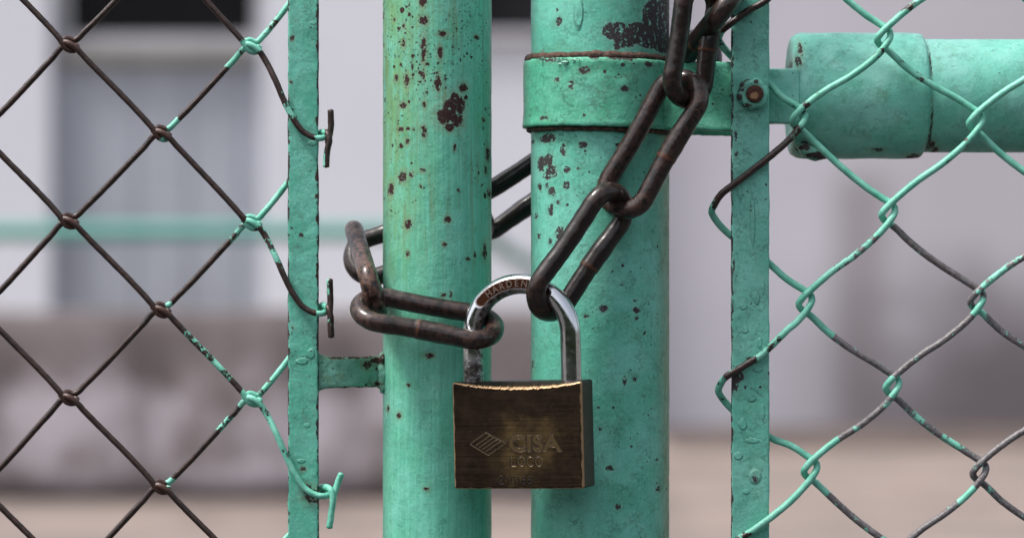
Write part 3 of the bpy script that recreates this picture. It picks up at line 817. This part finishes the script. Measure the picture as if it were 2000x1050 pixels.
# right diamond mesh: "/" in front, "\" behind
RM = 10.0; HR = 1.9
def rw_between(a, b, bend):   # a,b px triples; small S sag on the way
    out = []
    for t, s in bend:
        out.append((a[0] + (b[0] - a[0]) * t, a[1] + (b[1] - a[1]) * t + s, a[2] + (b[2] - a[2]) * t))
    return out
def right_wire(R, L, edge=False):
    """R: right apexes, L: left apexes, going down R0 L0 R1 L1 ..."""
    pts = []
    f, b = RM - HR, RM + HR
    for i in range(len(R)):
        rx, ry = R[i]
        # at the right apex: arrives from the back (upper left), leaves in front (lower left)
        pts += [(rx - 36, ry - 47, b), (rx - 8, ry - 29, b), (rx + 9, ry - 18, RM + .9), (rx + 13, ry - 7, RM - .6), (rx + 6, ry + 9, f), (rx - 15, ry + 35, f)]
        if i < len(L):
            lx, ly = L[i]
            if not edge:
                pts += rw_between((rx - 15, ry + 35, f), (lx + 16, ly - 31, f), [(.36, 4), (.7, -1)])
                pts += [(lx + 16, ly - 31, f), (lx - 4, ly - 12, f), (lx - 13, ly + 1, RM - .9), (lx - 8, ly + 11, RM + .9), (lx + 9, ly + 23, b), (lx + 44, ly + 56, b)]
                if i + 1 < len(R):
                    pts += rw_between((lx + 44, ly + 56, b), (R[i+1][0] - 36, R[i+1][1] - 47, b), [(.5, 3)])
            else:
                fe, be = 6.4, 13.8
                if i == 0: mid = [(1500, -2, fe), (1460, 22, fe), (1425, 48, fe)]
                elif i == 1: mid = [(1512, 299, fe), (1470, 332, fe), (1432, 361, fe), (1408, 380, fe + .6)]
                elif i == 2: mid = [(1540, 642, fe), (1490, 690, fe), (1440, 722, fe), (1415, 738, fe + .6)]
                else: mid = [(1530, 990, fe), (1470, 1035, fe), (1430, 1062, fe)]
                pts += mid
                pts += [(lx + 5, ly - 14, 8.5), (lx, ly, 10.5), (lx + 7, ly + 14, 12.5), (lx + 28, ly + 38, be), (lx + 60, ly + 62, be), (lx + 104, ly + 93, be - .3)]
    return pts
c1 = [(1556, -108), (1560, 234), (1573, 592), (1583, 918), (1590, 1262)]
c2 = [(1716, -275), (1726, 76), (1735, 418), (1743, 755), (1750, 1092), (1756, 1430)]
c3 = [(1900, -105), (1906, 240), (1908, 587), (1913, 922), (1918, 1262)]
c4 = [(2070, -270), (2078, 72), (2082, 412), (2087, 750), (2091, 1088), (2094, 1430)]
c5 = [(2248, -105), (2252, 240), (2256, 587), (2260, 922), (2264, 1262)]
c6 = [(2420, -270), (2425, 72), (2430, 412), (2434, 750), (2438, 1088), (2440, 1430)]
zr = lambda px, py: 1.0 if (px > 1640 and py > 425) or (px > 1590 and py > 640) else (0.55 if px > 1585 and py > 100 else 0)
wire('mesh_wire', right_wire(c1, [(1404, 76), (1390, 414), (1403, 762), (1400, 1112)], True), fence, right_paint, zr, 1.28e-3)
wire('mesh_wire', right_wire(c2, c1), fence, right_paint, zr, 1.28e-3)
wire('mesh_wire', right_wire(c3, c2[1:]), fence, right_paint, zr, 1.28e-3)
wire('mesh_wire', right_wire(c4, c3), fence, right_paint, zr, 1.28e-3)
wire('mesh_wire', right_wire(c5, c4[1:]), fence, right_paint, zr, 1.28e-3)
wire('mesh_wire', right_wire(c6, c5), fence, right_paint, zr, 1.28e-3)

# ------------------------------------------------------------ CHAIN
def chain_mat():
    n = NT('chain_iron'); p = n.mm(); wn_ = n.attr('worn'); sm = n.attr('seam')
    c = n.mix(n.mr(n.noise(p, .28, 3, .55), .36, .64, 0, 1), (.0045, .0025, .0024), (.0105, .0050, .0046))
    c = n.mix(n.mr(n.noise(n.vm('ADD', p, (8, 1, 4)), .9, 4, .7), .64, .80, 0, .20), c, (.035, .018, .015))
    wmk = n.math('MULTIPLY', wn_, n.mr(n.noise(n.vm('ADD', p, (2, 5, 4)), .42, 4, .72), .42, .56, 0, 1))
    c = n.mix(n.math('MULTIPLY', wmk, .8), c, (.15, .078, .058))
    c = n.mix(n.math('MULTIPLY', sm, .55), c, (.14, .05, .025))
    h = n.math('ADD', n.math('MULTIPLY', n.noise(p, .50, 3, .5), .16), n.math('MULTIPLY', n.noise(p, 1.8, 3, .6), .045))
    n.bump(h, .8)
    return n.fin(c, n.mr(n.noise(p, .7, 3), .35, .65, .36, .48), .0, .28, (.5, .13))
M_chain = chain_mat()
chain = thing('chain', 'dark rusty iron chain looped round both green posts and closed by the padlock', 'chain', tuple(P(1000, 620, 0)))
def link(A, B, s1, s2, wmm=17.5, r=3.45, seam=1, worn=0.0, bend=0.0):
    A, B, s1, s2 = (np.array(P(*q)) for q in (A, B, s1, s2))
    ax = B - A; L = np.linalg.norm(ax); u = ax / L
    v = s2 - s1; v -= u * (v @ u); v /= np.linalg.norm(v)
    C = (A + B) / 2; R = wmm / 2 * 1e-3; h = L / 2 - R; nrm = np.cross(u, v)
    path = []; seamd = []
    ns = 34; na = 22
    for i in range(ns): path.append((-h + 2 * h * i / ns, -R))
    for i in range(na): a = -math.pi / 2 + math.pi * i / na; path.append((h + R * math.cos(a), R * math.sin(a)))
    for i in range(ns): path.append((h - 2 * h * i / ns, R))
    for i in range(na): a = math.pi / 2 + math.pi * i / na; path.append((-h + R * math.cos(a), R * math.sin(a)))
    pts = []; rad = []; sv = []; wv = []
    for i, (a, b) in enumerate(path):
        waist = 1 - .05 * math.cos(math.pi * max(-1, min(1, a / (h + R))) )  # slightly waisted
        pts.append(C + u * a + v * b * waist + nrm * bend * (a / L) ** 2)
        k = 1.0; s = 0
        if b * seam > 0 and abs(a) < h:
            sp_ = a / h + .12
            k = 1.0 + (.075 / (1 + math.exp(-sp_ * 90)) * (1 if sp_ < .55 else max(0, 1 - (sp_ - .55) * 3)))
            s = math.exp(-(sp_ * 34) ** 2)
            if abs(sp_) < .05: k += .05
        rad.append(r * 1e-3 * k * (1 + .025 * noise.noise(Vector((i * .23, A[0] * 500, 1))))); sv.append(s); wv.append(worn * (.75 + .5 * noise.noise(Vector((i * .1, 3, A[0] * 99)))) + (.22 if abs(a) > h * .98 else .05))
    V, F, ring = tube(np.array(pts), np.array(rad), 26, True, .11e-3, .45)
    o = mesh_obj('link', V, F, M_chain, chain, {'seam': np.array(sv)[ring], 'worn': np.clip(np.array(wv)[ring], 0, 1)})
    return o
# right run, from the shackle up
link((1057, 603, -11), (1210, 381, -5), (1103, 472, -15), (1162, 512, -1), 17.6, seam=1)
link((1203, 405, -3.5), (1345, 157, -3.5), (1241, 262, .6), (1308, 300, -8), 16.6, seam=1, worn=.25)
link((1338, 194, -5), (1372, -28, -5), (1322, 77, -9.5), (1393, 93, 4.5), 17.0, seam=1)
link((1431, -5, -5), (1322, 130, 33), (1376, 62, 6), (1376, 62, 22), 16.5, r=3.8, seam=-1)
# behind the posts
link((1385, 88, 56), (1128, 298, 60), (1240, 165, 62), (1270, 225, 54), 17, seam=-1)
link((1150, 284, 60), (918, 438, 60), (1020, 325, 55), (1040, 395, 66), 17, seam=1)
link((945, 425, 60), (690, 516, 55), (815, 440, 64), (830, 505, 56), 17, seam=-1)
# left end: upright link, then the flat one on the shackle
link((698, 470, 42), (732, 584, 2), (715, 527, 12), (715, 527, 32), 15.5, r=3.5, seam=1, worn=1.0)
link((703, 597, -2), (966, 645, -5), (832, 590, 4.6), (826, 641, -11.5), 18.2, seam=1, worn=.25)

# ------------------------------------------------------------ PADLOCK (local coordinates in metres, x right, y back, z up, origin at bottom centre)
YAW = math.radians(-17)
lock = thing('padlock', 'worn brass padlock with chrome shackle hanging closed on the chain between the posts', 'padlock', tuple(P(1025, 951, -8.5)), (0, math.radians(-1.4), YAW))
Wd, Hd, Dp = 48.0e-3, 38.0e-3, 15.0e-3
def body_mat():
    n = NT('worn_brass'); p = n.obj(); x, y, z = n.sep(p); e = n.attr('edge')
    br = n.noise(n.vm('MULTIPLY', p, (.035, 1, 2.6)), 1.0, 4, .75)
    blot = n.noise(p, .22, 5, .65)
    c = n.mix(n.mr(br, .30, .70, 0, 1), (.0095, .0055, .0036), (.036, .021, .011))
    c = n.mix(n.mr(blot, .42, .68, 0, .6), c, (.055, .034, .018))
    # brighter rubbed patch around and above the lettering
    q = n.vm('MULTIPLY', n.vm('SUBTRACT', p, (1.5, 0, 14)), (1/15., 0, 1/13.))
    d = n.math('ADD', n.vm('LENGTH', q), n.math('MULTIPLY', n.math('SUBTRACT', n.noise(p, .12, 5, .6), .5), 2.2))
    pm = n.mr(d, .35, 1.25, 1, 0, True)
    pm = n.math('MULTIPLY', pm, n.mr(n.math('ADD', x, n.math('MULTIPLY', n.noise(p, .3, 3), 3)), -6.5, -1.5, .25, 1, True))
    pm = n.math('MULTIPLY', pm, n.mr(n.noise(n.vm('ADD', p, (9, 0, 2)), .16, 4, .6), .36, .6, .25, 1))
    c = n.mix(n.math('MULTIPLY', pm, .68), c, n.mix(n.mr(br, .30, .70, 0, 1), (.10, .064, .024), (.23, .155, .062)))
    # bright bare brass on the worn edges
    em = n.math('ADD', e, n.math('MULTIPLY', n.math('SUBTRACT', n.noise(p, .8, 4, .7), .5), .55))
    ed = n.mr(em, .50, .60, 0, 1)
    c = n.mix(n.math('MULTIPLY', ed, .9), c, (.42, .27, .15))
    top = n.mr(z, Hd*1000 - .35, Hd*1000 - .1, 0, 1)
    c = n.mix(n.math('MULTIPLY', top, .75), c, (.05, .042, .04))
    h = n.math('ADD', n.math('MULTIPLY', br, .06), n.math('MULTIPLY', n.noise(p, .6, 4, .7), .10))
    n.bump(h, .7)
    return n.fin(c, n.mr(br, .3, .7, .36, .52), .75, .5)
M_body = body_mat()
def dip(x):     # worn-away front top edge
    t = (x - .001) / (Wd / 2)
    d = 2.45e-3 * max(0, 1 - abs(t) ** 2.1)
    j = noise.noise(Vector((x * 700, 3, 1))) * .45e-3 + noise.noise(Vector((x * 2000, 7, 1))) * .42e-3
    return max(0, d + j * min(1, d / 1.2e-3))
def lock_body():
    xs = lin(-Wd/2, Wd/2, .0003); ys = lin(-Dp/2, Dp/2, .0006, .0006); zs = lin(0, Hd, .00035)
    V, F = rbox(xs, ys, zs, .0009)
    e = np.zeros(len(V)); top_front = np.zeros(len(V))
    for i, (x, y, z) in enumerate(V):
        dd = dip(x)
        front = max(0.0, min(1.0, (-y + Dp/2 - (Dp - 5.2e-3)) / 5.0e-3)) if y < 0 else 0.0   # 0 at 5 mm in .. 1 at the front face
        if z > Hd - 4.2e-3:
            k = (z - (Hd - 4.2e-3)) / 4.2e-3
            V[i, 2] = z - dd * front ** 1.2 * k
        isf = y < -Dp/2 + .0009
        zt = Hd - dd
        zz = V[i, 2]
        if isf:
            dl = abs(x + Wd/2); drr = abs(x - Wd/2); db = abs(zz); dt = abs(zt - zz)
            nz = .3e-3 * noise.noise(Vector((x*300, z*300, 2)))
            e[i] = max(math.exp(-((max(0, dl + nz - .15e-3)) / .55e-3) ** 2), .98 * math.exp(-((drr + nz) / .8e-3) ** 2), .93 * math.exp(-((db + nz) / .6e-3) ** 2),
                       math.exp(-((dt) / .65e-3) ** 2))
        elif abs(z - Hd) < .001 and y < -Dp/2 + .0016:
            e[i] = .5
    o = mesh_obj('body', V, F, M_body, lock, {'edge': e}, local=True)
    return o
lb = lock_body()

# shackle
def shackle_mat():
    n = NT('chrome_shackle'); p = n.obj(); x, y, z = n.sep(p); st = n.attr('stamp')
    g1 = n.mr(n.noise(n.vm('MULTIPLY', p, (1, 1, .45)), .4, 5, .7), .50, .66, 0, 1)
    # tarnish on the left leg; inner side of the bow darker too
    rho = n.vm('LENGTH', n.vm('MULTIPLY', n.vm('SUBTRACT', p, (0, 0, Hd*1000 + 16.2)), (1, 0, 1)))
    inner = n.mr(rho, 17.6, 16.2, 0, 1, True)
    inner = n.math('MULTIPLY', inner, n.mr(x, 4, -4, .15, 1, True))
    leg = n.mr(z, Hd*1000 + 12, Hd*1000 + 5, 0, 1, True)
    leg = n.math('MULTIPLY', leg, n.mr(x, -10, -16, .12, 1, True))
    tm = n.math('MULTIPLY', n.mx(inner, leg), n.mr(n.noise(p, .45, 4, .7), .36, .56, .45, 1))
    tm = n.mx(tm, n.math('MULTIPLY', g1, .06))
    c = n.mix(tm, (.70, .70, .72), (.050, .038, .033))
    c = n.mix(st, c, (.060, .024, .014))
    n.bump(n.math('MULTIPLY', n.mx(tm, st), n.math('MULTIPLY', n.noise(p, 1.3, 4, .7), .3)), .8)
    rg = n.mx(n.math('MULTIPLY', tm, .34), n.mx(n.math('MULTIPLY', st, .6), n.mr(n.noise(p, .5, 4), .4, .7, .10, .20)))
    return n.fin(c, rg, n.mr(tm, 0, 1, 1.0, .6))
M_sh = shackle_mat()
AR, SR, AZ = 18.2e-3, 3.65e-3, Hd + 16.3e-3
def shackle():
    pts = [(-AR, 0, z) for z in np.linspace(Hd - .003, AZ, 26)][:-1]
    for t in np.linspace(math.pi, 0, 110): pts.append((AR * math.cos(t), 0, AZ + AR * math.sin(t)))
    pts += [(AR, 0, z) for z in np.linspace(AZ, Hd - .003, 26)][1:]
    V, F, ring = tube(np.array(pts), SR, 64)
    st = np.zeros(len(V))
    t0, t1 = math.radians(139), math.radians(56)
    for i, (x, y, z) in enumerate(V):
        if y < 0 and z > AZ:
            th = math.atan2(z - AZ, x); rho = math.hypot(x, z - AZ)
            s = AR * max(0, th - t0, t1 - th); d = math.hypot(s, rho - AR - .0002)
            hw = 1.75e-3
            if d < hw + .25e-3:
                k = max(0, min(1, (hw + .25e-3 - d) / .35e-3))
                st[i] = k; tgt = -SR + .62e-3
                V[i, 1] = y + (max(y, tgt) - y) * k
    return mesh_obj('shackle', V, F, M_sh, lock, {'stamp': st}, local=True)
sh = shackle()

def text_mesh(txt, extrude=0.0, offset=0.0):
    cu = bpy.data.curves.new('t', 'FONT'); cu.body = txt; cu.size = 1; cu.extrude = extrude; cu.offset = offset; cu.align_x = 'CENTER'
    cu.resolution_u = 6; cu.fill_mode = 'BOTH' if extrude else 'FRONT'
    o = bpy.data.objects.new('t', cu); COL.objects.link(o)
    dg = bpy.context.evaluated_depsgraph_get(); me = bpy.data.meshes.new_from_object(o.evaluated_get(dg))
    V = np.array([v.co[:] for v in me.vertices]); F = [tuple(p.vertices) for p in me.polygons]
    E = {}
    for f in F:
        for a, b in zip(f, f[1:] + f[:1]): E.setdefault((min(a, b), max(a, b)), 0); E[(min(a, b), max(a, b))] += 1
    loops = []; be = [e for e, c in E.items() if c == 1]
    adj = {}
    for a, b in be: adj.setdefault(a, []).append(b); adj.setdefault(b, []).append(a)
    seen = set()
    for s in list(adj):
        if s in seen: continue
        lp = [s]; seen.add(s); cur = s
        while True:
            nx = [q for q in adj[cur] if q not in seen]
            if not nx: break
            cur = nx[0]; seen.add(cur); lp.append(cur)
        if len(lp) > 2: loops.append(V[lp])
    bpy.data.objects.remove(o); bpy.data.curves.remove(cu); bpy.data.meshes.remove(me)
    return V, F, loops

nl = NT('letter_raised'); M_let = nl.fin((.33, .24, .20), .35, .8)
# HARDENED round the bow
Vs = []; Fs = []
for i, ch in enumerate('HARDENED'):
    th = math.radians(126 - i * 8.8)
    V, F, _ = text_mesh(ch, .5, .012)
    cx = (V[:, 0].min() + V[:, 0].max()) / 2
    hh = 2.35e-3 / .69
    for k in (0,):
        b0 = len(Vs)
        for v in V:
            lx = (v[0] - cx) * hh * .92; lz = (v[1] - .34) * hh; ly = v[2] * .5e-3
            rad = Vector((math.cos(th), 0, math.sin(th))); tg = Vector((math.sin(th), 0, -math.cos(th)))
            q = Vector((0, 0, AZ)) + rad * (AR + .0002 + lz) + tg * lx + Vector((0, -SR + .62e-3 - ly - .00005, 0))
            Vs.append(tuple(q))
        Fs += [tuple(a + b0 for a in f) for f in F]
o = mesh_obj('lettering', Vs, Fs, M_let, sh, smooth=False, local=True)

# engraved marks on the front of the body, as dark ridges for grooves and bright ridges painted as highlights
nd = NT('groove_dark'); M_gd = nd.fin((.012, .007, .004), .6, .3)
nb_ = NT('groove_glint'); M_glint = nb_.fin((.24, .17, .09), .4, .8)  # bright colour standing in for highlights along the grooves
def scr(px, py):
    """photo pixel on the front face -> local x,z"""
    # invert: front face centre plane, yaw handled by cos
    x = (px - 1015.5) * S * .985 / math.cos(YAW)
    z = (951 - py) * S * .985
    return x - .0006 , z + (0.0004 if True else 0)
YF = -Dp / 2
def groove(loops, r, mat, name, parent, closed=True, off=(0, 0), proud=.00005):
    Vs = []; Fs = []
    for lp in loops:
        p = np.array([(a + off[0], YF - proud + r * .55, b + off[1]) for a, b in lp])
        # drop duplicates
        keep = [0]
        for i in range(1, len(p)):
            if np.linalg.norm(p[i] - p[keep[-1]]) > 2e-5: keep.append(i)
        p = p[keep]
        if len(p) < 2: continue
        # densify so that the sweep keeps its corners
        q = []
        m = len(p) if closed else len(p) - 1
        for i in range(m):
            a, b = p[i], p[(i + 1) % len(p)]; k = max(1, int(np.linalg.norm(b - a) / .00025))
            for j in range(k): q.append(a + (b - a) * j / k)
        if not closed: q.append(p[-1])
        if len(q) < 3: q = [p[0], (p[0] + p[-1]) / 2, p[-1]]
        V, F, _ = tube(np.array(q), r, 6, closed)
        b0 = len(Vs); Vs += [tuple(v) for v in V]; Fs += [tuple(a + b0 for a in f) for f in F]
    return mesh_obj(name, Vs, Fs, mat, parent, local=True)
def text_loops(txt, x0, x1, y0, y1, offset=0.0, space=1.0):
    V, F, loops = text_mesh(txt, 0, offset)
    lo = V.min(0); hi = V.max(0)
    a = scr(x0, y1); b = scr(x1, y0)
    return [[(a[0] + (v[0] - lo[0]) / (hi[0] - lo[0]) * (b[0] - a[0]), a[1] + (v[1] - lo[1]) / (hi[1] - lo[1]) * (b[1] - a[1])) for v in lp] for lp in loops]
T1 = text_loops('CISA', 1001, 1104, 848, 880, .042)
Vt, Ft, _l = text_mesh('CISA', 0, .042); lo_, hi_ = Vt.min(0), Vt.max(0); a_, b_ = scr(1001, 880), scr(1104, 848)
nf_ = NT('letter_face'); M_lf = nf_.fin((.135, .092, .042), .42, .75)
mesh_obj('lettering', [(a_[0] + (v[0] - lo_[0]) / (hi_[0] - lo_[0]) * (b_[0] - a_[0]), YF - .00004, a_[1] + (v[1] - lo_[1]) / (hi_[1] - lo_[1]) * (b_[1] - a_[1])) for v in Vt], Ft, M_lf, lb, smooth=False, local=True)
groove(T1, .00015, M_gd, 'lettering', lb); groove(T1, .00006, M_glint, 'lettering', lb, off=(.00020, -.00022))
def arc(cx, cy, rx, ry, a0, a1, n=22):
    return [(cx + rx * math.cos(math.radians(a0 + (a1 - a0) * i / n)), cy - ry * math.sin(math.radians(a0 + (a1 - a0) * i / n))) for i in range(n + 1)]
word = [[(1004, 889.5), (1004, 908), (1014, 908)], arc(1024, 899, 6.5, 9, 90, 450), arc(1042, 899, 7, 9, 48, 312), arc(1058, 899, 6.5, 9, 90, 450)]
word = [[scr(*q) for q in st_] for st_ in word]
groove(word, .00026, M_gd, 'lettering', lb, closed=False); groove(word, .00016, M_glint, 'lettering', lb, closed=False, off=(.00030, -.00030), proud=.0001)
digits = [arc(985, 932, 3.5, 4, 170, -40, 10) + [(981, 944), (990, 944)], [(995, 930.5), (997.5, 928), (997.5, 944)], arc(1007.5, 936, 4, 8, 90, 450), [(1016, 930.5), (1018.5, 928), (1018.5, 944)],
          [(1031, 928.5), (1026, 934)] + arc(1029, 939.5, 3.8, 4.3, 170, -180, 16), [(1043, 928.5), (1038, 934)] + arc(1041, 939.5, 3.8, 4.3, 170, -180, 16)]
digits = [[scr(*q) for q in st_] for st_ in digits]
groove(digits, .00024, M_gd, 'lettering', lb, closed=False)
rh = [(925.5, 864.5), (957.5, 842.5), (996, 863), (961, 886.5)]
lg = [[scr(*q) for q in rh]]
op = []
for t in (.22, .40, .58, .76):      # slanting stripes
    a = (rh[0][0] + (rh[3][0] - rh[0][0]) * t, rh[0][1] + (rh[3][1] - rh[0][1]) * t)
    b = (rh[1][0] + (rh[2][0] - rh[1][0]) * t, rh[1][1] + (rh[2][1] - rh[1][1]) * t)
    op.append([scr(a[0] + (b[0]-a[0])*.06, a[1] + (b[1]-a[1])*.06), scr(a[0] + (b[0]-a[0])*.94, a[1] + (b[1]-a[1])*.94)])
groove(lg, .00018, M_gd, 'emblem', lb); groove(lg, .00012, M_glint, 'emblem', lb, off=(-.00003, -.00024))
groove(op, .00017, M_gd, 'emblem', lb, closed=False); groove(op, .00010, M_glint, 'emblem', lb, closed=False, off=(.00018, -.0002))
